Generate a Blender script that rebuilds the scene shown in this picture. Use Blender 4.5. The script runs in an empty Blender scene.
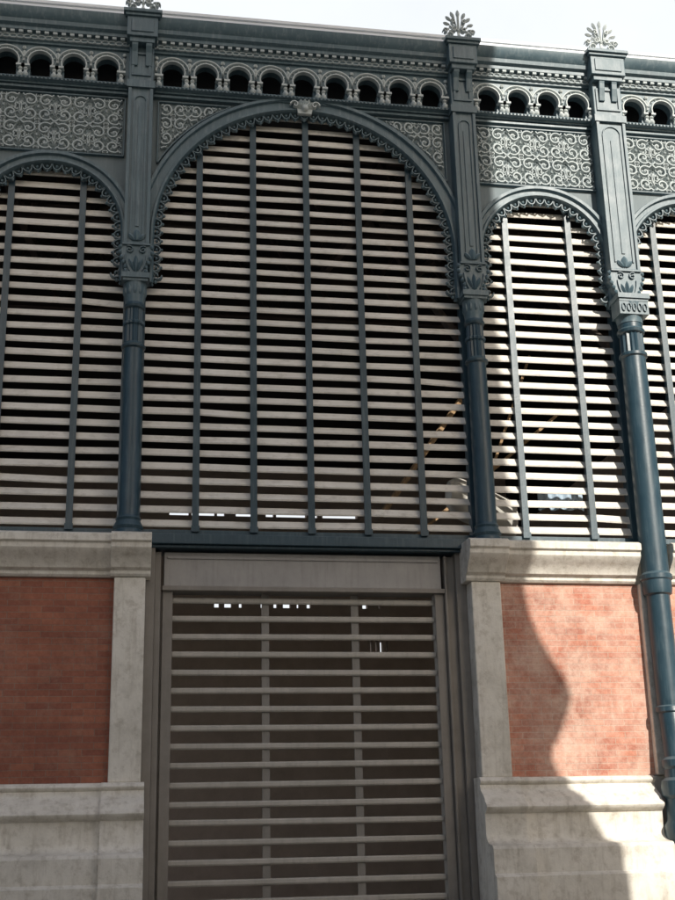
import bpy, bmesh, math, random
from mathutils import Vector, Matrix
random.seed(7)
scene=bpy.context.scene
scene.view_settings.view_transform='Standard'
try: scene.view_settings.look='None'
except Exception: pass
scene.view_settings.exposure=0
COL=scene.collection
GZ=0.2

# ------------------------------------------------------------------ materials
def newmat(name):
    m=bpy.data.materials.new(name); m.use_nodes=True
    nt=m.node_tree; b=nt.nodes["Principled BSDF"]
    return m,nt,b
def N(nt,t,**k):
    n=nt.nodes.new(t)
    for a,v in k.items(): setattr(n,a,v)
    return n
def noise(nt,vec,scale,detail=5,rough=.6):
    n=N(nt,'ShaderNodeTexNoise'); n.inputs['Scale'].default_value=scale
    n.inputs['Detail'].default_value=detail; n.inputs['Roughness'].default_value=rough
    nt.links.new(vec,n.inputs['Vector']); return n.outputs['Fac']
def mapping(nt,sc):
    tc=N(nt,'ShaderNodeTexCoord'); mp=N(nt,'ShaderNodeMapping')
    mp.inputs['Scale'].default_value=sc
    nt.links.new(tc.outputs['Object'],mp.inputs['Vector']); return mp.outputs['Vector']
def ramp(nt,fac,stops):
    r=N(nt,'ShaderNodeValToRGB'); e=r.color_ramp.elements
    e[0].position=stops[0][0]; e[0].color=(*stops[0][1],1)
    e[1].position=stops[-1][0]; e[1].color=(*stops[-1][1],1)
    for p,c in stops[1:-1]:
        x=e.new(p); x.color=(*c,1)
    nt.links.new(fac,r.inputs['Fac']); return r.outputs['Color']
def mix(nt,fac,a,b,mode='MIX'):
    m=N(nt,'ShaderNodeMix',data_type='RGBA',blend_type=mode)
    for s,v in ((m.inputs[0],fac),(m.inputs[6],a),(m.inputs[7],b)):
        if isinstance(v,(int,float)): s.default_value=v
        elif isinstance(v,tuple): s.default_value=(*v,1)
        else: nt.links.new(v,s)
    return m.outputs[2]
def bump(nt,b,h,strength=.3,dist=.01,prev=None):
    n=N(nt,'ShaderNodeBump'); n.inputs['Strength'].default_value=strength; n.inputs['Distance'].default_value=dist
    nt.links.new(h,n.inputs['Height'])
    if prev is not None: nt.links.new(prev,n.inputs['Normal'])
    nt.links.new(n.outputs['Normal'],b.inputs['Normal']); return n.outputs['Normal']
def upmask(nt,lo=.3,hi=.9):
    g=N(nt,'ShaderNodeNewGeometry'); s=N(nt,'ShaderNodeSeparateXYZ')
    nt.links.new(g.outputs['Normal'],s.inputs[0])
    mr=N(nt,'ShaderNodeMapRange'); mr.inputs[1].default_value=lo; mr.inputs[2].default_value=hi
    nt.links.new(s.outputs['Z'],mr.inputs[0]); return mr.outputs[0]

def paint(name,c1,c2,dust,rough=.45,dustamt=.7):
    m,nt,b=newmat(name)
    v=mapping(nt,(1,1,1)); v2=mapping(nt,(14,14,1.6))
    f=noise(nt,v,6,6,.65); f2=noise(nt,v2,3,5,.6); f3=noise(nt,v,60,3,.6)
    c=ramp(nt,f,[(.3,c1),(.7,c2)])
    st=ramp(nt,f2,[(.5,(0,0,0)),(.75,(1,1,1))])
    c=mix(nt,mix(nt,.35,(0,0,0),st),c,dust)
    u=upmask(nt)
    mm=N(nt,'ShaderNodeMath',operation='MULTIPLY'); nt.links.new(u,mm.inputs[0]); mm.inputs[1].default_value=dustamt
    c=mix(nt,mm.outputs[0],c,dust)
    nt.links.new(c,b.inputs['Base Color'])
    rr=N(nt,'ShaderNodeMapRange'); rr.inputs[3].default_value=rough-.1; rr.inputs[4].default_value=rough+.2
    nt.links.new(f,rr.inputs[0]); nt.links.new(rr.outputs[0],b.inputs['Roughness'])
    bump(nt,b,f3,.25,.002)
    return m
IRON=paint("iron paint slate blue",(.062,.105,.13),(.10,.155,.18),(.30,.35,.37),.40)
IRONB=paint("iron paint deep blue",(.016,.043,.062),(.028,.064,.088),(.14,.19,.21),.34,.5)
ORN=paint("dusty relief iron",(.40,.45,.455),(.56,.60,.59),(.68,.70,.68),.55)
MID=paint("weathered relief iron",(.31,.36,.375),(.44,.49,.49),(.58,.61,.60),.55)
PANEL=paint("panel iron grey",(.10,.135,.15),(.145,.185,.20),(.25,.28,.28),.55)
DARK=paint("black recess shade",(.012,.014,.015),(.02,.022,.024),(.03,.03,.03),.8,.2)  # near-black colour stands in for the shade inside the frieze holes
TAUPE=paint("taupe jamb paint",(.21,.19,.165),(.28,.255,.225),(.33,.3,.27),.6,.4)
DOORC=paint("galvanised shutter",(.38,.355,.31),(.50,.465,.415),(.22,.20,.17),.5,.2)
STRAP=paint("weathered strap steel",(.20,.185,.165),(.26,.24,.215),(.12,.11,.1),.6,.2)
BOXC=paint("grey shutter box",(.32,.305,.29),(.40,.38,.36),(.20,.19,.175),.6,.3)

def slatmat(name,ca,cb):
    m,nt,b=newmat(name)
    v=mapping(nt,(1,1,1)); v2=mapping(nt,(5,5,9))
    f=noise(nt,v,2.5,6,.7); f2=noise(nt,v2,2.0,6,.7)
    c=ramp(nt,f,[(.3,ca),(.65,cb)])
    d=ramp(nt,f2,[(.3,(.60,.58,.55)),(.48,(1,1,1))])
    c=mix(nt,.65,c,d,'MULTIPLY')
    nt.links.new(c,b.inputs['Base Color']); b.inputs['Roughness'].default_value=.6
    bump(nt,b,f2,.08,.002)
    return m
SLAT=slatmat("cream louvre paint",(.60,.57,.515),(.78,.745,.68))

def brickmat(name,c1,c2,mo,bloom,amt,bc):
    m,nt,b=newmat(name)
    tc=N(nt,'ShaderNodeTexCoord'); s=N(nt,'ShaderNodeSeparateXYZ'); c=N(nt,'ShaderNodeCombineXYZ')
    nt.links.new(tc.outputs['Object'],s.inputs[0]); nt.links.new(s.outputs['X'],c.inputs['X']); nt.links.new(s.outputs['Z'],c.inputs['Y'])
    dn=N(nt,'ShaderNodeTexNoise'); dn.inputs['Scale'].default_value=25; nt.links.new(tc.outputs['Object'],dn.inputs['Vector'])
    sc=N(nt,'ShaderNodeVectorMath',operation='SCALE'); sc.inputs['Scale'].default_value=.006; nt.links.new(dn.outputs['Color'],sc.inputs[0])
    ad=N(nt,'ShaderNodeVectorMath',operation='ADD'); nt.links.new(c.outputs[0],ad.inputs[0]); nt.links.new(sc.outputs[0],ad.inputs[1])
    br=N(nt,'ShaderNodeTexBrick'); nt.links.new(ad.outputs[0],br.inputs['Vector'])
    br.inputs['Scale'].default_value=1; br.inputs['Brick Width'].default_value=.14; br.inputs['Row Height'].default_value=.040
    br.inputs['Mortar Size'].default_value=.0028; br.inputs['Mortar Smooth'].default_value=.35; br.inputs['Bias'].default_value=-.1
    br.inputs['Color1'].default_value=(*c1,1); br.inputs['Color2'].default_value=(*c2,1); br.inputs['Mortar'].default_value=(*mo,1)
    v=mapping(nt,(1,1,1)); f=noise(nt,v,2.2,6,.7); f2=noise(nt,v,45,4,.7)
    col=mix(nt,.8,br.outputs['Color'],ramp(nt,f,[(.3,(.55,.53,.53)),(.7,(1.12,1.1,1.07))]),'MULTIPLY')
    col=mix(nt,.35,col,ramp(nt,f2,[(.3,(.45,.45,.45)),(.7,(1.2,1.2,1.2))]),'MULTIPLY')
    ef=ramp(nt,noise(nt,v,5,8,.78),[(bloom,(0,0,0)),(bloom+.25,(amt,amt,amt))])
    col=mix(nt,ef,col,bc)
    nt.links.new(col,b.inputs['Base Color']); b.inputs['Roughness'].default_value=.85
    inv=N(nt,'ShaderNodeMath',operation='SUBTRACT'); inv.inputs[0].default_value=1; nt.links.new(br.outputs['Fac'],inv.inputs[1])
    n1=bump(nt,b,inv.outputs[0],.5,.004)
    bump(nt,b,f2,.35,.004,n1)
    return m
BRICKSHADE=brickmat("shade darkened red brick",(.41,.155,.095),(.29,.10,.066),(.30,.19,.145),.50,.4,(.42,.29,.22))  # darker copy of the brick, shade of the left panels put into its colour
BRICKSUN=brickmat("sunlit paled brick with salt bloom",(.60,.25,.165),(.46,.17,.115),(.54,.37,.29),.38,.65,(.74,.56,.45))  # paler copy, sunlight on the right panels put into its colour with the bloom

def stonemat(name,ca,cb,cc):
    m,nt,b=newmat(name)
    v=mapping(nt,(1,1,1)); v2=mapping(nt,(9,9,1.1))
    f=noise(nt,v,2.6,8,.72); f2=noise(nt,v2,2.2,6,.7); f3=noise(nt,v,70,5,.7); f4=noise(nt,v,14,6,.7); f5=noise(nt,v,5,8,.75)
    c=ramp(nt,f,[(.28,ca),(.5,cb),(.72,cc)])
    c=mix(nt,.5,c,ramp(nt,f2,[(.3,(.55,.51,.45)),(.5,(1.04,1.04,1.04))]),'MULTIPLY')
    c=mix(nt,.45,c,ramp(nt,f4,[(.35,(.58,.54,.48)),(.48,(1,1,1)),(.75,(1.14,1.14,1.12))]),'MULTIPLY')
    st=ramp(nt,f5,[(.57,(0,0,0)),(.69,(.5,.5,.5))])
    c=mix(nt,st,c,(.42,.36,.28))
    g=N(nt,'ShaderNodeNewGeometry'); s=N(nt,'ShaderNodeSeparateXYZ'); nt.links.new(g.outputs['Position'],s.inputs[0])
    mr=N(nt,'ShaderNodeMapRange'); mr.inputs[1].default_value=.7; mr.inputs[2].default_value=1.8; mr.inputs[3].default_value=.6; mr.inputs[4].default_value=0
    nt.links.new(s.outputs['Z'],mr.inputs[0])
    mm=N(nt,'ShaderNodeMath',operation='MULTIPLY'); nt.links.new(mr.outputs[0],mm.inputs[0]); nt.links.new(f4,mm.inputs[1])
    c=mix(nt,mm.outputs[0],c,(.3,.26,.21))
    nt.links.new(c,b.inputs['Base Color']); b.inputs['Roughness'].default_value=.8
    n1=bump(nt,b,f4,.4,.010); bump(nt,b,f3,.25,.003,n1)
    return m
STONE=stonemat("grey limestone",(.52,.485,.42),(.72,.68,.605),(.82,.78,.71))
def simple(name,ca,cb,scale,rough=.9,bs=.3):
    m,nt,b=newmat(name); v=mapping(nt,(1,1,1)); f=noise(nt,v,scale,6,.7)
    nt.links.new(ramp(nt,f,[(.3,ca),(.7,cb)]),b.inputs['Base Color']); b.inputs['Roughness'].default_value=rough
    bump(nt,b,f,bs,.01); return m
ASPH=simple("asphalt",(.045,.045,.047),(.065,.064,.062),9)
PAVE=simple("pale paving",(.30,.28,.25),(.38,.36,.33),4)
PLAST=simple("cream plaster",(.62,.56,.46),(.7,.64,.54),2)
PLASTB=simple("white plaster",(.68,.67,.63),(.76,.75,.71),2)
INTW=simple("interior brown plaster",(.42,.34,.28),(.58,.48,.41),2)
INTR=simple("interior dark roof boards",(.012,.011,.011),(.02,.018,.018),2)
SHEET=simple("pale roof sheet",(.7,.73,.76),(.8,.82,.84),3,.5,.1)
TRUSS=simple("interior brown steel",(.06,.048,.04),(.09,.07,.06),5)
OCHRE=simple("ochre timber",(.30,.19,.10),(.4,.27,.15),5)
WHITE=simple("interior white duct",(.6,.58,.52),(.72,.70,.64),5,.4)
TARP=simple("pale blue tarpaulin",(.36,.48,.60),(.46,.57,.67),4,.5)
GLASSD=simple("dark window glass",(.03,.035,.04),(.05,.055,.06),3,.1,.02)

# ------------------------------------------------------------------ mesh builder
class MB:
    def __init__(s): s.v=[]; s.f=[]
    def add(s,vs,fs):
        o=len(s.v); s.v+=vs; s.f+=[tuple(i+o for i in f) for f in fs]
    def box(s,x0,x1,y0,y1,z0,z1):
        s.add([(x0,y0,z0),(x1,y0,z0),(x1,y1,z0),(x0,y1,z0),(x0,y0,z1),(x1,y0,z1),(x1,y1,z1),(x0,y1,z1)],
              [(0,3,2,1),(4,5,6,7),(0,1,5,4),(1,2,6,5),(2,3,7,6),(3,0,4,7)])
    def exy(s,p,y0,y1):
        n=len(p); s.add([(x,y0,z) for x,z in p]+[(x,y1,z) for x,z in p],
            [tuple(range(n)),tuple(range(2*n-1,n-1,-1))]+[(i,i+n,(i+1)%n+n,(i+1)%n) for i in range(n)])
    def exx(s,p,x0,x1):
        n=len(p); s.add([(x0,y,z) for y,z in p]+[(x1,y,z) for y,z in p],
            [tuple(range(n)),tuple(range(2*n-1,n-1,-1))]+[(i,i+n,(i+1)%n+n,(i+1)%n) for i in range(n)])
    def lathe(s,cx,cy,prof,seg=24,fl=None):
        vs=[];fs=[]
        for k,(r,z) in enumerate(prof):
            for i in range(seg):
                a=2*math.pi*i/seg; rr=r
                if fl and fl[0]<=z<=fl[1] and i%2: rr=r*fl[2]
                vs.append((cx+rr*math.cos(a),cy+rr*math.sin(a),z))
        for k in range(len(prof)-1):
            for i in range(seg):
                j=(i+1)%seg; fs.append((k*seg+i,k*seg+j,(k+1)*seg+j,(k+1)*seg+i))
        fs.append(tuple(range(seg))); fs.append(tuple((len(prof)-1)*seg+i for i in range(seg)))
        s.add(vs,fs)
    def ridge(s,pts,y,w,h):
        if len(pts)<2: return
        vs=[];fs=[]
        for i,(x,z) in enumerate(pts):
            a=pts[max(i-1,0)]; b=pts[min(i+1,len(pts)-1)]
            dx,dz=b[0]-a[0],b[1]-a[1]; l=math.hypot(dx,dz) or 1
            nx,nz=-dz/l*w/2,dx/l*w/2
            vs+=[(x+nx,y,z+nz),(x+nx*.5,y-h,z+nz*.5),(x-nx*.5,y-h,z-nz*.5),(x-nx,y,z-nz)]
        for i in range(len(pts)-1):
            o=i*4
            for k in range(3): fs.append((o+k,o+k+1,o+5+k,o+4+k))
            fs.append((o+3,o,o+4,o+7))
        n=4*(len(pts)-1); fs+=[(0,1,2,3),(n,n+3,n+2,n+1)]
        s.add(vs,fs)
    def ball(s,c,r,seg=8,rings=5):
        vs=[];fs=[]
        for k in range(1,rings):
            t=math.pi*k/rings
            for i in range(seg):
                a=2*math.pi*i/seg
                vs.append((c[0]+r[0]*math.sin(t)*math.cos(a),c[1]+r[1]*math.sin(t)*math.sin(a),c[2]+r[2]*math.cos(t)))
        n=len(vs); vs+=[(c[0],c[1],c[2]+r[2]),(c[0],c[1],c[2]-r[2])]
        for k in range(rings-2):
            for i in range(seg):
                j=(i+1)%seg; fs.append((k*seg+i,k*seg+j,(k+1)*seg+j,(k+1)*seg+i))
        for i in range(seg):
            j=(i+1)%seg; fs.append((n,j,i)); fs.append((n+1,(rings-2)*seg+i,(rings-2)*seg+j))
        s.add(vs,fs)
    def leaf(s,x,z,ang,l,w,y,h):
        c,sn=math.cos(ang),math.sin(ang)
        def P(u,v,yy): return (x+c*u*l-sn*v*w,yy,z+sn*u*l+c*v*w)
        prof=[(0,.12),(.25,.38),(.55,.5),(.8,.36),(1,0)]
        L=[P(u,v,y) for u,v in prof]; Rr=[P(u,-v,y) for u,v in prof[:-1]]
        M=[P(u,0,y-h*(1-abs(u-.5))) for u,v in prof[:-1]]
        vs=L+Rr+M; fs=[]
        for i in range(4):
            l0,l1=i,i+1; m0=9+i; m1=9+i+1 if i<3 else 4; r0=5+i; r1=5+i+1 if i<3 else 4
            fs.append((l0,l1,m1,m0) if m1!=l1 else (l0,l1,m0))
            fs.append((m0,m1,r1,r0) if m1!=r1 else (m0,r1,r0))
        fs.append((0,9,5)); fs.append((0,5,6,7,8,4,3,2,1)); s.add(vs,fs)
    def beam(s,a,b,w):
        a=Vector(a);b=Vector(b);d=(b-a).normalized(); up=Vector((0,0,1)) if abs(d.z)<.9 else Vector((1,0,0))
        p=d.cross(up).normalized()*w/2; q=d.cross(p).normalized()*w/2
        vs=[tuple(e+g) for e in (a,b) for g in (p+q,p-q,-p-q,-p+q)]
        s.add(vs,[(0,1,2,3),(7,6,5,4)]+[(i,i+4,(i+1)%4+4,(i+1)%4) for i in range(4)])
    def obj(s,name,mat,parent=None,smooth=None,bevel=0):
        me=bpy.data.meshes.new(name); me.from_pydata(s.v,[],s.f); me.update()
        bm=bmesh.new(); bm.from_mesh(me); bmesh.ops.recalc_face_normals(bm,faces=bm.faces); bm.to_mesh(me); bm.free()
        if smooth:
            me.polygons.foreach_set('use_smooth',[True]*len(me.polygons)); me.set_sharp_from_angle(angle=math.radians(smooth))
        me.materials.append(mat)
        o=bpy.data.objects.new(name,me); COL.objects.link(o)
        if bevel:
            b=o.modifiers.new("bevel",'BEVEL'); b.width=bevel; b.segments=2; b.limit_method='ANGLE'; b.angle_limit=math.radians(35)
        if parent is not None: attach(o,parent)
        return o
ORIG={}
def attach(o,p):
    o.parent=p
    loc=ORIG.get(p.name,Vector((0,0,0)))
    o.matrix_parent_inverse=Matrix.Translation(-loc)
def empty(name,loc,label,cat):
    e=bpy.data.objects.new(name,None); e.empty_display_size=.5; e.location=loc; COL.objects.link(e)
    e["label"]=label; e["category"]=cat; ORIG[e.name]=Vector(loc); return e

B=empty("market_building",(1.2,0,GZ),"iron market hall facade with arched louvred windows above brick and stone","market hall")

CB=3.565
COLX=[-3.57,-1.17,.025,2.415,CB,4.75,7.15]
BAYS=[(-3.57,-1.17,'M'),(-1.17,.025,'S'),(.025,2.415,'M'),(2.415,CB,'S'),(CB,4.75,'S'),(4.75,7.15,'M')]
X0,X1=COLX[0],COLX[-1]

# ------------------------------------------------------------------ cornice + arcade frieze
mb=MB()
prof=[(-.07,7.40),(-.105,7.40),(-.105,7.415),(-.118,7.42),(-.118,7.475),(-.15,7.48),(-.15,7.505),(-.175,7.52),(-.18,7.55),(-.195,7.565),(-.215,7.60),(-.22,7.63),(-.05,7.63)]
mb.exx(prof,X0,X1)
cornice=mb.obj("cornice",IRON,B,30)
mb=MB()
x=X0+.02
while x<X1:
    mb.box(x,x+.03,-.146,-.119,7.46,7.478); x+=.06
x=X0+.03
while x<X1:
    pts=[(x+.03*math.cos(a*math.pi/5),7.437+.014*math.sin(a*math.pi/5)) for a in range(11)]
    mb.ridge(pts,-.118,.008,.010); x+=.05
mb.obj("dentil_moulding",MID,cornice)
holes=[]
for xl,xr,k in BAYS:
    n=9 if k=='M' else 4
    c=(xl+xr)/2
    sp=.242 if k=='M' else .236
    for i in range(n): holes.append((c+(i-(n-1)/2)*sp,i==0,i==n-1))
# horseshoe holes: the arc closes in slightly below the springing
mb=MB(); HB,HS,HR=7.113,7.246,.083
JW=.068
def harc(h,n=14):
    a0=math.radians(34)
    return [(h-HR*math.cos(-a0+(math.pi+2*a0)*t/n),HS+HR*math.sin(-a0+(math.pi+2*a0)*t/n)) for t in range(n+1)]
for i,(h,_,_) in enumerate(holes):
    xl=X0 if i==0 else (holes[i-1][0]+h)/2
    xr=X1 if i==len(holes)-1 else (holes[i+1][0]+h)/2
    arc=harc(h); m=len(arc)//2
    mb.exy([(xl,HB),(arc[0][0],HB),*arc[0:m+1],(h,7.399),(xl,7.399)],-.085,-.02)
    mb.exy([(h,7.399),*arc[m:],(arc[-1][0],HB),(xr,HB),(xr,7.399)],-.085,-.02)
arc_o=mb.obj("arcade_frieze",IRON,B)
mb=MB()
for h,first,last in holes:
    a0=math.radians(34)
    mb.ridge([(h-(HR+.005)*math.cos(-a0+(math.pi+2*a0)*t/20),HS+(HR+.005)*math.sin(-a0+(math.pi+2*a0)*t/20)) for t in range(21)],-.085,.016,.034)
    p=[(h-.121*math.cos(math.pi*t/18),HS+.004+.121*math.sin(math.pi*t/18)) for t in range(19)]
    mb.ridge(p,-.086,.014,.02)
    for t in range(1,8):
        q=math.pi*t/8; mb.ball((h-.104*math.cos(q),-.09,HS+.003+.104*math.sin(q)),(.006,.010,.006),6,4)
    for sx in (-1,1):
        mb.box(h+sx*.1-.030,h+sx*.1+.030,-.135,-.086,HS-.055,HS-.040)
        mb.ball((h+sx*.1,-.106,HS-.068),(.018,.022,.016),8,5)
        mb.ball((h+sx*.1,-.108,HB+.018),(.024,.03,.024),8,5)
        mb.box(h+sx*.1-.010,h+sx*.1+.010,-.115,-.086,HB+.03,HS-.07)
        mb.ball((h+sx*.119,-.095,7.362),(.015,.014,.015),6,4)
        mb.leaf(h+sx*.119,7.30,math.pi/2,.05,.03,-.086,.016)
mb.obj("arch_trim",ORN,arc_o,40)
mb=MB(); mb.box(X0,X1,.12,.14,7.0,7.6); mb.obj("frieze_backing",DARK,B)  # black sheet supplies the recess shade behind the arcade
mb=MB()
mb.exx([(-.02,7.07),(-.10,7.07),(-.10,7.082),(-.135,7.09),(-.135,7.105),(-.11,7.112),(-.02,7.112)],X0,X1)
mb.exx([(-.02,7.045),(-.085,7.045),(-.085,7.063),(-.02,7.063)],X0,X1)
x=X0
while x<X1:
    mb.ball((x,-.137,7.098),(.009,.006,.007),6,4); x+=.028
mb.obj("string_course",IRON,B)

# ------------------------------------------------------------------ arabesque relief
def runs(pts,ins):
    out=[];cur=[]
    for p in pts:
        if ins(*p): cur.append(p)
        else:
            if len(cur)>2: out.append(cur)
            cur=[]
    if len(cur)>2: out.append(cur)
    return out
def arabesque(mb,xc,x0,x1,z0,z1,ins,y,s=.112):
    nj=max(2,round((z1-z0)/s)); s2=(z1-z0)/nj
    half=x1-xc; ni=max(2,round(half/s)); s1=half/ni
    for i in range(-ni-1,ni+1):
        for j in range(nj):
            sx=1 if i%2==0 else -1; sz=1 if j%2==0 else -1
            cx=xc+(i+.5)*s1; cz=z0+(j+.5)*s2
            T=lambda u,v:(cx+sx*u*s1,cz+sz*v*s2)
            def rd(loc,w,h):
                for r in runs([T(*q) for q in loc],ins): mb.ridge(r,y,w,h)
            def lf(u,v,a,l,w):
                X,Z=T(u,v); dx,dz=sx*math.cos(a),sz*math.sin(a); A=math.atan2(dz,dx)
                if ins(X,Z) and ins(X+l*dx,Z+l*dz): mb.leaf(X,Z,A,l,w,y,.024)
            sp=[]
            for t in range(26):
                u=t/25; r=.40*(1-u)**.85+.05; a=-2.36+u*7.6
                sp.append((.04+r*math.cos(a),.02+r*math.sin(a)))
            rd([(-.5,-.5),(-.40,-.42)]+sp,.019,.028)
            c2=[]
            for t in range(14):
                u=t/13; r=.17*(1-u)+.03; a=2.3-u*5.6
                c2.append((-.30+r*math.cos(a),.36+r*math.sin(a)*.8))
            rd([(-.5,.06),(-.47,.2)]+c2,.014,.022)
            c3=[]
            for t in range(12):
                u=t/11; r=.12*(1-u)+.03; a=-.6+u*5.2
                c3.append((.40+r*math.cos(a)*.8,-.40+r*math.sin(a)))
            rd(c3,.013,.021)
            # interlacing strap weaving behind the scrolls
            rd([(-.5+q/16,.5*math.sin(math.pi*(q/16))-.02) for q in range(17)],.011,.013)
            rd([(-.5+q/16,-.5+.62*math.sin(math.pi*(q/16))**2) for q in range(17)],.010,.012)
            rd([(.5*math.cos(math.pi*(q/16)),-.5+q/16) for q in range(17)],.010,.012)
            X,Z=T(.04,.02)
            if ins(X,Z): mb.ball((X,y-.014,Z),(.014,.018,.014),8,4)
            lf(.36,.20,.9,.036,.028); lf(.10,.40,1.9,.034,.026); lf(-.34,-.12,2.6,.034,.024); lf(.02,-.40,-1.2,.032,.024)
            lf(.44,.44,.785,.03,.028); lf(-.44,.46,2.36,.028,.024); lf(-.46,-.44,3.9,.028,.024)
            lf(.40,-.10,-.4,.03,.022); lf(-.10,.28,2.2,.026,.020); lf(-.22,-.38,-2.0,.028,.020)
    for i in range(-ni,ni+1):
        for j in range(1,nj):
            X,Z=xc+i*s1,z0+j*s2
            if (i+j)%2==0 and ins(X-.02,Z) and ins(X+.02,Z):
                for k in range(6):
                    a=k*math.pi/3+math.pi/6; mb.leaf(X+.004*math.cos(a),Z+.004*math.sin(a),a,.026,.018,y,.028)
                mb.ball((X,y-.024,Z),(.009,.010,.009),6,4)

# ------------------------------------------------------------------ windows per bay
def archpath(xc,R,zb,n,CZ):
    P=[]; m=4
    for k in range(m): P.append((xc-R,zb+(CZ-zb)*k/m,-1,0))
    for k in range(n+1):
        a=math.pi-math.pi*k/n; P.append((xc+R*math.cos(a),CZ+R*math.sin(a),math.cos(a),math.sin(a)))
    for k in range(m-1,-1,-1): P.append((xc+R,zb+(CZ-zb)*k/m,1,0))
    return P
def sweep(mb,path,prof):
    n=len(prof); vs=[];fs=[]
    for x,z,nx,nz in path:
        for dr,y in prof: vs.append((x+nx*dr,y,z+nz*dr))
    for i in range(len(path)-1):
        for k in range(n):
            l=(k+1)%n; fs.append((i*n+k,i*n+l,(i+1)*n+l,(i+1)*n+k))
    fs.append(tuple(range(n))); fs.append(tuple((len(path)-1)*n+k for k in range(n)))
    mb.add(vs,fs)
def window(xl,xr,kind):
    xc=(xl+xr)/2; half=(xr-xl)/2
    R=half-(.122 if kind=='M' else .110)
    CZ=5.925 if kind=='M' else 5.955
    a,b=xl+.04,xr-.04
    mb=MB()
    Ro=R+.06; zs=5.6; n=90
    for i in range(n):
        xa=a+(b-a)*i/n; xb=a+(b-a)*(i+1)/n
        def zb(x):
            d=abs(x-xc); return CZ+math.sqrt(Ro*Ro-d*d) if d<Ro else zs
        if abs(xa-xc)>=Ro or abs(xb-xc)>=Ro: za=zc_=zs if (abs(xa-xc)>=Ro and abs(xb-xc)>=Ro) else CZ
        else: za,zc_=zb(xa),zb(xb)
        mb.add([(xa,-.045,za),(xb,-.045,zc_),(xb,-.045,7.06),(xa,-.045,7.06)],[(0,1,2,3)])
        mb.add([(xa,-.02,za),(xb,-.02,zc_),(xb,-.02,7.06),(xa,-.02,7.06)],[(0,3,2,1)])
    w=mb.obj("louvred_window",PANEL,B)
    mb=MB()
    bw=.12 if kind=='M' else .095
    prof=[(0,-.03),(0,-.085),(.012,-.108),(.026,-.108),(.032,-.088),(bw-.035,-.088),(bw-.028,-.112),(bw-.006,-.112),(bw,-.09),(bw,-.03)]
    sweep(mb,archpath(xc,R,5.56,56 if kind=='M' else 36,CZ),prof)
    L=math.pi*R; nl=int(L/.068)
    lob=[(xc+R*math.cos(math.pi*(k+.5)/nl),CZ+R*math.sin(math.pi*(k+.5)/nl),math.pi*(k+.5)/nl) for k in range(nl)]
    zz=CZ-.034
    while zz>5.66:
        lob.append((xc-R,zz,math.pi)); lob.append((xc+R,zz,0.0)); zz-=.068
    for x,z,t in lob:
        ux,uz=math.cos(t),math.sin(t); tx,tz=-uz,ux
        pts=[]
        for k in range(11):
            q=math.pi*k/10; u=.032*math.cos(q); v=-.050*math.sin(q)
            pts.append((x+tx*u+ux*(v+.006),z+tz*u+uz*(v+.006)))
        mb.ridge(pts,-.052,.013,.030)
        mb.ball((x-ux*.018,-.068,z-uz*.018),(.012,.016,.012),6,4)
        mb.ball((x-ux*.052,-.068,z-uz*.052),(.011,.014,.011),6,4)
        mb.ball((x-ux*.004+tx*.034,-.068,z-uz*.004+tz*.034),(.010,.018,.010),6,4)
    for sx in (-1,1):
        bx=xc+sx*(R-.004)
        pts=[(bx-sx*(.036*(1-u)*math.cos(u*7.5)+.006)-sx*.012,5.625-.036*(1-u)*math.sin(u*7.5)) for u in [q/20 for q in range(19)]]
        mb.ridge(pts,-.05,.016,.036)
        mb.ridge([(bx+sx*.02,5.70),(bx-sx*.004,5.64),(bx+sx*.006,5.59),(bx+sx*.03,5.555)],-.05,.016,.036)
        mb.ball((bx-sx*.012,-.068,5.578),(.012,.015,.014),6,4)
        mb.ball((bx+sx*.012,-.068,5.555),(.011,.015,.012),6,4)
    mb.obj("archivolt",IRON,w,40)
    mb=MB(); fr=MB()
    if kind=='S':
        hw=half-.108
        x0,x1,z0,z1=xc-hw,xc+hw,CZ+R+bw+.012,7.02
        ins=lambda x,z:x0+.016<x<x1-.016 and z0+.014<z<z1-.014
        arabesque(mb,xc,x0+.01,x1-.01,z0+.01,z1-.01,ins,-.046)
        xa,xb,za,zb_=x0,x1,z0,z1
        fr.ridge([(xa,za),(xb,za)],-.046,.014,.026); fr.ridge([(xa,zb_),(xb,zb_)],-.046,.014,.026)
        fr.ridge([(xa,za),(xa,zb_)],-.046,.014,.026); fr.ridge([(xb,za),(xb,zb_)],-.046,.014,.026)
        fr.obj("panel_border",IRON,w)
    else:
        x0,x1,z0,z1=xl+.13,xr-.13,6.35,7.02
        Rr=R+bw+.025
        ins=lambda x,z:x0+.02<x<x1-.02 and z<z1-.015 and math.hypot(x-xc,z-CZ)>Rr+.012 and z>6.42
        arabesque(mb,xc,x0,x1,6.42,z1-.005,ins,-.046)
        for sx in (-1,1):
            xe=xc+sx*(half-.13)
            th1=math.acos(min(1,(half-.13)/Rr)); th2=math.asin(min(1,(z1-CZ)/Rr)) if Rr>(z1-CZ) else math.pi/2
            pts=[(xc+sx*Rr*math.cos(t),CZ+Rr*math.sin(t)) for t in [th1+(th2-th1)*k/24 for k in range(25)]]
            fr.ridge(pts,-.046,.014,.022)
            fr.ridge([(xe,CZ+Rr*math.sin(th1)),(xe,z1)],-.046,.014,.022)
            fr.ridge([(xe,z1),(xc+sx*Rr*math.cos(th2),z1)],-.046,.014,.022)
        fr.obj("panel_border",IRON,w)
        ks=MB(); zt=CZ+R+.05
        for t in range(-3,4):
            ks.leaf(xc,zt-.03,math.pi/2+t*.42,.10-.006*abs(t),.04,-.11,.035)
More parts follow.
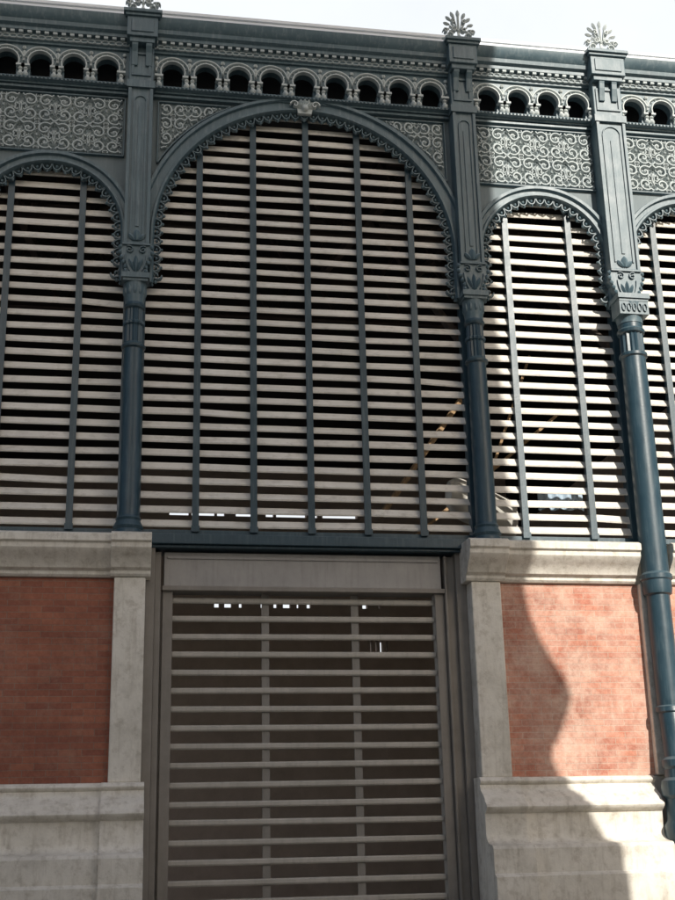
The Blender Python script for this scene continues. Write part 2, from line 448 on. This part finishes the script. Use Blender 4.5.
        for sx in (-1,1):
            pts=[(xc+sx*(.075+(.035*(1-u))*math.cos(u*7)),zt-.01+.035*(1-u)*math.sin(u*7)) for u in [k/16 for k in range(17)]]
            ks.ridge(pts,-.11,.014,.03)
        ks.ball((xc,-.12,zt-.03),(.028,.03,.028)); ks.exy([(xc-.05,zt-.07),(xc+.05,zt-.07),(xc+.065,zt+.02),(xc-.065,zt+.02)],-.115,-.08)
        ks.obj("keystone",ORN,w,40)
    mb.obj("scroll_relief",MID,w)
    if kind=='M': mul=[xc+d for d in (-.76,-.375,.012,.395,.78)]
    else: mul=[xc-.27,xc+.22]
    mb=MB(); z=3.868; top=CZ+R+.04
    xs=[xl+.03]+mul+[xr-.03]
    pitch=.0975
    while z<top-.02:
        tl=random.gauss(0,.002); sl=random.gauss(0,.0016)
        for i in range(len(xs)-1):
            xa,xb=xs[i]+.002,xs[i+1]-.002
            d1=random.gauss(0,.0014)+sl*(i-2)*.4; d2=random.gauss(0,.0014)+sl*(i-1)*.4; ty=random.gauss(0,.005)
            h=.044; dp=.026+ty
            def sec(x,d): return [(x,0+tl,z+d),(x,dp+tl,z+h+d),(x,dp+.006+tl,z+h+d-.002),(x,.012+tl,z+d-.009),(x,.003+tl,z+d-.010)]
            A=sec(xa,d1);C=sec(xb,d2)
            if random.random()<.015: C=sec(xb,d2-.014)
            mb.add(A+C,[(0,1,2,3,4),(9,8,7,6,5)]+[(k,k+5,(k+1)%5+5,(k+1)%5) for k in range(5)])
        z+=pitch
    mb.obj("louvre_slats",SLAT,w)
    for m in mul:
        d=abs(m-xc); zt=CZ+math.sqrt(R*R-d*d)+.03
        mb=MB(); mb.box(m-.022,m+.022,-.03,-.012,3.82,zt); mb.box(m-.008,m+.008,-.012,.05,3.82,zt); mb.box(m-.027,m+.027,-.038,-.031,3.82,3.86)
        mb.obj("mullion",IRONB,w)
    mb=MB()
    for xx in (xl+.035,xr-.075): mb.box(xx,xx+.04,-.02,.06,3.82,5.7)
    mb.box(xl+.03,xr-.03,-.015,.06,3.80,3.835)
    mb.obj("window_frame",IRONB,w)
for xl,xr,k in BAYS: window(xl,xr,k)

# ------------------------------------------------------------------ columns / pilasters
def column(x,big=False):
    pw=.088 if not big else .115
    cy=-.10 if not big else -.16
    yf=-.155 if not big else -.175
    mb=MB()
    mb.box(x-pw,x+pw,yf,-.0,5.70,7.44)
    p=mb.obj("pilaster",IRON,B,None,.006)
    mb=MB()
    for sx in (-1,1):
        mb.box(x+sx*(pw-.012)-.011,x+sx*(pw-.012)+.011,yf-.016,yf+.002,5.82,7.05)
        mb.box(x+sx*(pw-.046)-.005,x+sx*(pw-.046)+.005,yf-.010,yf+.002,5.88,6.95)
    arcp=[(x+(pw-.046)*math.cos(t*math.pi/10),6.95+(pw-.046)*math.sin(t*math.pi/10)) for t in range(11)]
    mb.ridge(arcp,yf,.012,.010)
    mb.box(x-pw-.012,x+pw+.012,yf-.024,yf+.06,7.055,7.112)
    mb.box(x-pw+.02,x+pw-.02,yf-.012,yf+.002,7.16,7.175); mb.box(x-pw+.02,x+pw-.02,yf-.012,yf+.002,7.335,7.35)
    for sx in (-1,1): mb.box(x+sx*(pw-.028)-.008,x+sx*(pw-.028)+.008,yf-.012,yf+.002,7.176,7.334)
    mb.box(x-.012,x+.012,yf-.008,yf+.002,5.95,6.9)
    mb.obj("pilaster_moulding",IRON,p,40)
    mb=MB(); bw=pw+.022
    mb.box(x-bw+.02,x+bw-.02,-.225,-.05,7.40,7.44)
    mb.box(x-bw,x+bw,-.245,-.05,7.44,7.60)
    mb.box(x-bw-.015,x+bw+.015,-.262,-.05,7.60,7.622)
    mb.box(x-bw-.028,x+bw+.028,-.278,-.05,7.622,7.648)
    mb.box(x-bw+.03,x+bw-.03,-.254,-.244,7.47,7.575)
    for sx in (-1,1):
        mb.exx([(yf,7.24),(yf-.015,7.24),(yf-.022,7.28),(yf-.035,7.34),(-.215,7.38),(-.22,7.40),(yf,7.40)],x+sx*.05-.022,x+sx*.05+.022)
    mb.obj("cornice_block",IRON,p,None,.004)
    # finial: leafy openwork palmette
    mb=MB(); zf=7.648; y=-.16; k=1.0 if not big else 1.06; kz=1.12*k
    mb.box(x-.06,x+.06,y-.045,y+.045,zf,zf+.022); mb.box(x-.035,x+.035,y-.03,y+.03,zf+.022,zf+.04)
    mb.box(x-.008,x+.008,y-.008,y+.008,zf+.035,zf+.25*kz)
    for yy,sg in ((y-.003,1),(y+.003,-1)):
        for t in range(-4,5):
            a=math.pi/2+t*.42
            x2,z2=x+.072*k*math.cos(a),zf+(.135+.085*math.sin(a))*kz
            mb.leaf(x2,z2,a,(.075-.007*abs(t))*k,.030,yy,.016*sg)
            ring=[(x+(.03+.045*u)*k*math.cos(a),zf+(.12+.1*u*math.sin(a))*kz) for u in (0,.5,1)]
            mb.ridge(ring,yy,.007,.012*sg)
        for sx in (-1,1):
            for (ox,oz,rr,ph) in ((.066,.070,.032,-1),(.040,.125,.024,2),(.104,.105,.020,0),(.045,.185,.018,1)):
                pts=[(x+sx*k*(ox+rr*(1-u*.8)*math.cos(u*7+ph)),zf+kz*(oz+rr*(1-u*.8)*math.sin(u*7+ph))) for u in [q/14 for q in range(15)]]
                mb.ridge(pts,yy,.010,.02*sg)
            mb.leaf(x+sx*.10*k,zf+.06,(-.3 if sx>0 else math.pi+.3),.04,.026,yy,.014*sg)
    mb.ball((x,y,zf+.07),(.02,.026,.024)); mb.ball((x,y,zf+.13*k),(.014,.02,.018))
    mb.obj("finial",ORN,p,40)
    # bracket foot
    mb=MB(); cw=.105 if not big else .125
    mb.exy([(x-cw,5.80),(x-cw,5.74),(x-cw+.015,5.70),(x-cw+.03,5.65),(x-.065,5.585),(x+.065,5.585),(x+cw-.03,5.65),(x+cw-.015,5.70),(x+cw,5.74),(x+cw,5.80),(x+pw,5.83),(x-pw,5.83)],yf-.006,-.02)
    mb.obj("bracket",IRON,p,None,.006)
    mb=MB()
    yb=yf-.008
    for sx in (-1,1):
        for q,(ex,ez) in enumerate(((cw+.002,5.79),(cw+.004,5.75),(cw-.008,5.712),(cw-.022,5.675),(cw-.036,5.64),(.07,5.61))):
            mb.ball((x+sx*ex,yf-.000,ez),(.016,.018,.017),8,5)
        pts=[(x+sx*(.046+.030*(1-u*.85)*math.cos(u*8+1)),5.765+.030*(1-u*.85)*math.sin(u*8+1)) for u in [q/16 for q in range(17)]]
        mb.ridge(pts,yb,.010,.014)
        mb.ridge([(x+sx*(.072-.03*u*u),5.73-.12*u) for u in [q/8 for q in range(9)]],yb,.010,.012)
        mb.leaf(x+sx*.012,5.61,math.pi/2-sx*.35,.10,.030,yb,.018)
    mb.leaf(x,5.60,math.pi/2,.13,.034,yb,.024)
    mb.leaf(x,5.84,math.pi/2,.09,.05,yb,.018)
    for sx in (-1,1): mb.leaf(x+sx*.012,5.84,math.pi/2-sx*.7,.07,.036,yb,.014)
    mb.box(x-cw+.01,x+cw-.01,yb-.014,yb+.002,5.802,5.816)
    mb.obj("lobed_ornament",IRON,p,40)
    r=.062 if not big else .088
    mb=MB()
    mb.box(x-r-.032,x+r+.032,cy-r-.032,cy+.06,5.55,5.587)
    mb.box(x-r-.022,x+r+.022,cy-r-.02,cy+.05,5.53,5.55)
    if big:
        mb.box(x-r-.022,x+r+.022,cy-r-.016,cy+.05,5.43,5.53)
        for k2 in range(-2,3):
            mb.ridge([(x+k2*.04+.014*math.cos(q*.8),5.48+.03*math.sin(q*.8)) for q in range(9)],cy-r-.016,.009,.012)
    mb.lathe(x,cy,[(r*1.05,5.38),(r*1.05,5.40),(r*1.10,5.42),(r*1.18,5.47),(r*1.28,5.531)],24)
    if not big:
      for k2 in range(12):
        a=2*math.pi*k2/12; mb.ball((x+r*1.12*math.cos(a),cy+r*1.12*math.sin(a),5.475),(.013,.013,.036),6,5)
    mb.obj("capital",IRON,p,40)
    mb=MB()
    if not big:
        pr=[(.095,3.765),(.095,3.79),(.088,3.80),(.098,3.82),(.088,3.84),(.078,3.86),(.083,3.875),(.073,3.89),(.072,3.90),(.070,4.55),(.066,5.02),(.066,5.05),(.08,5.06),(.082,5.075),(.066,5.09),(.064,5.10),(.062,5.22),(.074,5.23),(.074,5.245),(.062,5.255),(.061,5.34),(.07,5.35),(.074,5.365),(.066,5.385)]
        mb.lathe(x,cy,pr,32,(5.095,5.345,.86))
    else:
        pr=[(.092,3.55),(.090,4.6),(.086,5.1),(.086,5.12),(.1,5.13),(.1,5.15),(.086,5.16),(.084,5.30),(.096,5.31),(.1,5.33),(.088,5.345),(.088,5.385)]
        mb.lathe(x,cy,pr,32,(5.155,5.305,.88))
        lo=[(.10,.2),(.10,1.80),(.12,1.81),(.13,1.85),(.13,1.92),(.112,1.95),(.105,2.08),(.125,2.10),(.13,2.15),(.125,2.19),(.10,2.21),(.095,2.28)]
        mb.lathe(x,cy-.06,lo,28)
        pr2=[(.095,2.26),(.108,2.28),(.108,2.32),(.084,2.34),(.08,2.62),(.092,2.63),(.092,2.66),(.08,2.67),(.08,3.12),(.079,3.40),(.095,3.41),(.1,3.44),(.1,3.50),(.108,3.51),(.108,3.54),(.09,3.56)]
        o=len(mb.v); mb.lathe(x,0,pr2,28)
        for q in range(o,len(mb.v)):
            vx,vy,vz=mb.v[q]; t=max(0,min(1,(vz-2.3)/.4)); mb.v[q]=(vx,vy+cy-.06*(1-t),vz)
    mb.obj("column_shaft",IRONB,p,35)
for i,x in enumerate(COLX): column(x,big=(i==4))

# ------------------------------------------------------------------ masonry below the windows
DL,DR=.145,2.285
ledge=[(.0,3.50),(-.075,3.50),(-.09,3.515),(-.09,3.535),(-.12,3.55),(-.135,3.58),(-.17,3.615),(-.20,3.64),(-.215,3.66),(-.215,3.69),(-.235,3.70),(-.235,3.745),(-.20,3.762),(.02,3.768),(.02,3.50)]
def off(p,d): return [(y-d if y<-.01 else y,z) for y,z in p]
basep=[(.0,2.235),(-.080,2.235)]
basep+=[(-.088-.022*math.sin(math.pi*t/6),2.232-.045*t/6) for t in range(7)]
basep+=[(-.092,2.18)]
basep+=[(-.095-.09*(1-math.cos(math.pi*t/8))/2,2.172-.085*t/8) for t in range(9)]
basep+=[(-.19-.032*math.sin(math.pi*t/6),2.080-.06*t/6) for t in range(7)]
basep+=[(-.17,2.012),(-.17,1.885)]
basep+=[(-.17-.11*(1-math.cos(math.pi/2*t/5)),1.885-.06*math.sin(math.pi/2*t/5)) for t in range(1,6)]
basep+=[(-.295,1.82),(-.31,1.80),(-.31,1.66),(-.345,1.64),(-.345,GZ-.1),(.0,GZ-.1)]
def courses(mb,prof,x0,x1,L=.9,gap=.003):
    n=max(1,round((x1-x0)/L)); w=(x1-x0)/n
    for i in range(n): mb.exx(prof,x0+i*w+(gap/2 if i else 0),x0+(i+1)*w-(gap/2 if i<n-1 else 0))
def pier(x0,x1,back=.25):
    mb=MB(); mb.box(x0,x1,-.10,back,2.236,3.499)
    return mb.obj("stone_pier",STONE,B,None,.008)
def brickpanel(x0,x1,mat):
    mb=MB(); mb.box(x0,x1,-.052,.2,2.237,3.498); mb.obj("brick_panel",mat,B)
pier(-.052,DL); pier(DR,2.487)
pier(-1.27,-1.07); pier(3.47,3.67); pier(4.65,4.85); pier(-3.67,-3.47); pier(7.05,7.25)
for a,b,m_ in ((-3.47,-1.27,BRICKSHADE),(-1.07,-.052,BRICKSHADE),(2.487,3.47,BRICKSUN),(3.67,4.65,BRICKSUN),(4.85,7.05,BRICKSUN)): brickpanel(a,b,m_)
mb=MB()
courses(mb,ledge,-3.67,-.075); mb.exx(off(ledge,.035),-.078,.175)
mb.obj("stone_ledge",STONE,B,25,.003)
mb=MB(); mb.exx(off(ledge,.035),2.245,2.515); courses(mb,ledge,2.512,3.45)
mb.exx(ledge,3.68,7.28)
mb.box(3.451,3.679,-.05,.02,3.50,3.767)
mb.obj("stone_ledge",STONE,B,25,.003)
mb=MB(); courses(mb,basep,-3.67,-.085,1.1); mb.exx(off(basep,.05),-.088,.165)
mb.box(-3.6,.13,-.001,.3,GZ-.1,2.23)
mb.obj("stone_base",STONE,B,28)
mb=MB(); mb.exx(off(basep,.05),2.255,2.52); courses(mb,basep,2.517,3.44,1.1)
mb.exx(basep,3.69,7.28); mb.box(2.30,7.2,-.001,.3,GZ-.1,2.23)
mb.box(3.441,3.689,-.06,.0,GZ-.1,2.233)
mb.obj("stone_base",STONE,B,28)

# ------------------------------------------------------------------ doorway
mb=MB(); mb.box(DL,.205,.0,.25,GZ,3.72); mb.box(.205,.245,.045,.25,GZ,3.70)
mb.obj("door_jamb",TAUPE,B,None,.004)
mb=MB(); mb.box(2.215,DR,.02,.25,GZ,3.72); mb.box(2.155,2.215,.06,.25,GZ,3.70); mb.box(2.14,2.156,.035,.25,GZ,3.70)
mb.obj("door_jamb",TAUPE,B,None,.004)
mb=MB(); mb.box(.12,2.30,-.05,.25,3.735,3.80); mb.box(.18,2.25,-.02,.25,3.715,3.734)
mb.obj("lintel",IRONB,B,None,.004)
mb=MB()
mb.box(.26,.325,.07,.16,GZ,3.46); mb.box(2.075,2.138,.07,.16,GZ,3.46); mb.box(.245,.262,.10,.16,GZ,3.46)
mb.box(.255,2.14,.04,.2,3.445,3.475)
door=mb.obj("roller_door",TAUPE,B,None,.004)
mb=MB(); mb.box(.265,2.12,.055,.20,3.476,3.70); mb.box(.285,2.10,.045,.056,3.655,3.675)
mb.obj("shutter_box",BOXC,door,None,.004)
mb=MB(); z=3.41
while z>GZ+.03:
    d=random.gauss(0,.0018); e=random.gauss(0,.0018)
    A=[(.315,.118,z+d),(.315,.112,z-.009+d),(.315,.112,z-.028+d),(.315,.118,z-.037+d),(.315,.128,z-.037+d),(.315,.128,z+d)]
    C=[(2.085,y,zz-d+e) for _,y,zz in A]
    mb.add(A+C,[tuple(range(6)),tuple(range(11,5,-1))]+[(k,k+6,(k+1)%6+6,(k+1)%6) for k in range(6)])
    z-=.1165
mb.obj("shutter_slats",DOORC,door)
for x in (.935,1.535):
    mb=MB(); mb.box(x-.024,x+.024,.130,.142,GZ,3.45); mb.obj("shutter_strap",STRAP,door)

# ------------------------------------------------------------------ hall body behind the facade
mb=MB()
YB=14
mb.box(X0-.1,X0,.3,2.5,GZ,7.4); mb.box(X0-.1,X0,2.5,YB,6.4,7.4); mb.box(X0-.1,X0,2.5,YB,GZ,.9)  # gaps left here are unseen openings, added to let daylight brighten the hall
for yy in (5.4,8.4,11.4): mb.box(X0-.1,X0,yy,yy+.2,.9,6.4)
mb.box(X1,X1+.1,.3,YB,GZ,7.4)
W0,W1=X0-.1,X1+.1
mb.box(W0,W1,YB,YB+.2,GZ,5.15)
x=W0
for a,b in [(4.42,4.46),(4.52,4.56),(4.60,4.66),(4.71,4.74)]:
    mb.box(x,a,YB,YB+.2,5.15,5.42); x=b
mb.box(x,W1,YB,YB+.2,5.15,5.42)
mb.box(W0,W1,YB,YB+.2,5.42,6.0); mb.box(W0,W1,YB,YB+.2,6.12,7.68); mb.box(W0,W1,YB,YB+.2,7.80,8.6)
x=W0
for a,b in [(1.62,1.71),(1.80,1.93),(2.06,2.12),(2.45,2.58),(2.68,2.75),(2.85,2.99),(3.1,3.15),(3.28,3.36),(4.3,4.40),(4.6,4.64)]:
    mb.box(x,a,YB,YB+.2,6.0,6.12); x=b
mb.box(x,W1,YB,YB+.2,6.0,6.12)
x=W0
for a,b in [(.8,1.15),(1.2,1.62),(1.66,1.8),(2.0,2.3),(2.55,2.7),(2.74,3.3),(3.4,3.52),(3.6,4.25)]:
    mb.box(x,a,YB,YB+.2,7.68,7.80); x=b
mb.box(x,W1,YB,YB+.2,7.68,7.80)
mb.obj("hall_wall",INTW,B)
mb=MB()
mb.exx([(.141,7.62),(7,9.5),(14.3,8.5),(14.3,8.6),(7,9.6),(.141,7.72)],X0-.1,X1+.1)
for xe in (X0-.1,X1):
    mb.exx([(.3,7.4),(.3,7.65),(7,9.5),(14.1,8.5),(14.1,7.4)],xe,xe+.1)
mb.obj("roof",INTR,B)
mb=MB(); mb.exx([(-.02,7.63),(.10,7.63),(.18,7.93),(.16,7.94)],X0,X1)
mb.exx([(.14,7.938),(.20,7.938),(.20,7.96),(.14,7.96)],X0,X1)
mb.obj("roof_upstand",SHEET,B)
def roofz(y): return 7.62+(y-.15)*.27
mb=MB()
for y in (2.2,4.6,7.0):
    zt=roofz(y)-.12; zb=zt-.8
    mb.beam((X0,y,zb),(X1,y,zb),.08); mb.beam((X0,y,zt),(X1,y,zt),.08)
    x=X0
    while x<X1-.8:
        mb.beam((x,y,zb),(x+.45,y,zt),.04); mb.beam((x+.45,y,zt),(x+.9,y,zb),.04); x+=.9
for x in (-1.17,.02,2.42,3.59):
    mb.beam((x,.3,7.2),(x,7,roofz(7)-.4),.08); mb.beam((x,.3,5.4),(x,3.4,roofz(3.4)-.4),.05)
mb.obj("roof_truss",TRUSS,B)
for a,b,w_ in (((1.9,.9,4.2),(2.75,1.3,5.4),.035),((2.2,1.2,4.1),(3.6,1.5,5.3),.025),((2.6,.9,4.1),(3.2,1.0,5.6),.02)):
    mb=MB(); mb.beam(a,b,w_); mb.obj("awning_strut",OCHRE,B)
mb=MB()
mb.lathe(0,0,[(.02,-.22),(.10,-.19),(.15,-.10),(.16,0),(.16,.3),(.18,.31),(.18,.36),(.16,.37),(.16,.7)],24)
mb.v=[(2.50+z*.7,.75+y+z*.5,4.30+x-z*.08) for x,y,z in mb.v]
mb.obj("ventilation_duct",WHITE,B,40)
mb=MB(); nx=24
vs=[];fs=[]
for i in range(nx+1):
    xx=3.25+.38*i/nx; yy=1.2+.01*math.sin(i*1.1)
    vs+=[(xx,yy,4.52+.01*math.sin(i*.5)),(xx,yy+.01*math.sin(i),4.37-.01*math.sin(i*.8+1))]
for i in range(nx): fs.append((2*i,2*i+2,2*i+3,2*i+1))
mb.add(vs,fs); mb.obj("tarpaulin",TARP,B,60)
mb=MB(); mb.box(X0,X1,.3,YB,GZ+.0,GZ+.02); mb.obj("hall_floor",PAVE,B)

# ------------------------------------------------------------------ street
def struct(mb,name,mat):
    o=mb.obj(name,mat); o["kind"]="structure"; return o
mb=MB(); mb.box(-150,150,-150,150,-.4,.0); struct(mb,"ground",ASPH)
mb=MB(); mb.box(-60,60,-8.3,-1.7,.001,.08); struct(mb,"road",ASPH)
mb=MB(); mb.box(-60,60,-1.7,.28,.002,GZ); mb.box(-60,60,-1.85,-1.702,.002,GZ-.006); struct(mb,"pavement",PAVE)
mb=MB(); mb.box(-60,60,-30,-8.302,.003,GZ); struct(mb,"pavement",PAVE)

def house(x0,x1,z1,mat,label,floors):
    e=empty("house",((x0+x1)/2,-9.5,GZ),label,"house")
    mb=MB(); mb.box(x0,x1,-16,-9.5,GZ,z1)
    mb.obj("wall",mat,e)
    mb=MB(); mb.box(x0-.02,x1+.02,-16.05,-9.35,z1,z1+.15); mb.box(x0,x1,-16,-9.45,z1-.2,z1-.003); mb.obj("cornice",PLASTB,e)
    fh=(z1-GZ)/floors; n=max(1,int((x1-x0)/1.8)); sp=(x1-x0)/n
    for f in range(floors):
        for i in range(n):
            cx=x0+(i+.5)*sp; zb=GZ+f*fh+(.02 if f==0 else .7)
            mb=MB(); mb.box(cx-.45,cx+.45,-9.498,-9.47,zb,zb+1.7)
            g=mb.obj("window" if f else "door",GLASSD,e)
            mb=MB()
            mb.box(cx-.52,cx-.45,-9.5,-9.42,zb,zb+1.7); mb.box(cx+.45,cx+.52,-9.5,-9.42,zb,zb+1.7); mb.box(cx-.52,cx+.52,-9.5,-9.42,zb+1.7,zb+1.78)
            mb.box(cx-.02,cx+.02,-9.469,-9.44,zb,zb+1.7); mb.box(cx-.56,cx+.56,-9.5,-9.36,zb-.06,zb-.001)
            mb.obj("frame",PLASTB,g)
    return e
# a point (X,-9.5,Z) throws its shadow on the facade at (X-2.55, 0, Z-5.68)
el,az=math.radians(30),math.radians(15)
XE=5.17
house(-14,.1,5.4,PLAST,"cream two storey house with tall shuttered windows",2)
tower=house(.102,XE,14.6,PLASTB,"tall white plastered house with an added side outline shaping its shadow",5)
house(XE+.45,20,4.6,PLAST,"low cream house across the narrow street",1)
mb=MB()
mb.exy([(XE,9.6),(5.19,9.2),(5.22,8.95),(5.28,8.78),(5.37,8.62),(5.44,8.50),(5.47,8.40),(5.44,8.30),(5.36,8.20),(5.31,8.10),(5.31,7.98),(5.37,7.84),(5.44,7.62),(5.53,7.45),(5.56,7.28),(5.57,6.6),(5.60,6.3),(5.60,GZ),(XE,GZ)],-9.8,-9.5)
mb.obj("shadow_edge_profile",PLASTB,tower)  # unseen profile added to shape the shadow edge on the facade

# ------------------------------------------------------------------ light
S=Vector((math.cos(el)*math.sin(az),-math.cos(el)*math.cos(az),math.sin(el)))
sd=bpy.data.lights.new("sun",'SUN'); sd.energy=5.0; sd.angle=math.radians(.3); sd.color=(1,.95,.86)
so=bpy.data.objects.new("sun",sd); so.rotation_euler=S.to_track_quat('Z','Y').to_euler(); so.location=(0,-5,20); COL.objects.link(so)
wd=bpy.data.worlds.new("World"); scene.world=wd; wd.use_nodes=True; nt=wd.node_tree
sky=nt.nodes.new('ShaderNodeTexSky'); sky.sky_type='NISHITA'; sky.sun_disc=False
sky.sun_elevation=el; sky.sun_rotation=math.pi-az; sky.dust_density=4; sky.air_density=1; sky.ozone_density=1
bg=nt.nodes['Background']; bg.inputs['Strength'].default_value=.105
tc=N(nt,'ShaderNodeTexCoord'); sp=N(nt,'ShaderNodeSeparateXYZ'); nt.links.new(tc.outputs['Generated'],sp.inputs[0])
cm=N(nt,'ShaderNodeMapRange'); cm.interpolation_type='SMOOTHSTEP'; cm.inputs[1].default_value=.05; cm.inputs[2].default_value=.6
nt.links.new(sp.outputs['Y'],cm.inputs[0])
cn=noise(nt,tc.outputs['Generated'],2.2,6,.6)
cr=N(nt,'ShaderNodeMapRange'); cr.inputs[1].default_value=.25; cr.inputs[2].default_value=.6; cr.inputs[3].default_value=.85; cr.inputs[4].default_value=1
nt.links.new(cn,cr.inputs[0])
mu=N(nt,'ShaderNodeMath',operation='MULTIPLY'); nt.links.new(cm.outputs[0],mu.inputs[0]); nt.links.new(cr.outputs[0],mu.inputs[1])
skc=mix(nt,mu.outputs[0],sky.outputs[0],(9.5,9.9,10.2))
nt.links.new(skc,bg.inputs[0])

# ------------------------------------------------------------------ camera
yaw,pit,rol=math.radians(10.08),math.radians(17.88),math.radians(1.39)
s,c=math.sin,math.cos
F=Vector((s(yaw)*c(pit),c(yaw)*c(pit),s(pit)))
R0=Vector((c(yaw),-s(yaw),0)); U0=Vector((-s(yaw)*s(pit),-c(yaw)*s(pit),c(pit)))
R=c(rol)*R0-s(rol)*U0; U=s(rol)*R0+c(rol)*U0
cd=bpy.data.cameras.new("camera"); cd.sensor_fit='HORIZONTAL'; cd.sensor_width=36; cd.lens=36*1249/675
cd.clip_end=600; cd.clip_start=.05
co=bpy.data.objects.new("camera",cd); COL.objects.link(co)
M=Matrix.Identity(4)
for i in range(3):
    M[i][0]=R[i]; M[i][1]=U[i]; M[i][2]=-F[i]
M[0][3],M[1][3],M[2][3]=0,-8,1.8
co.matrix_world=M
scene.camera=co
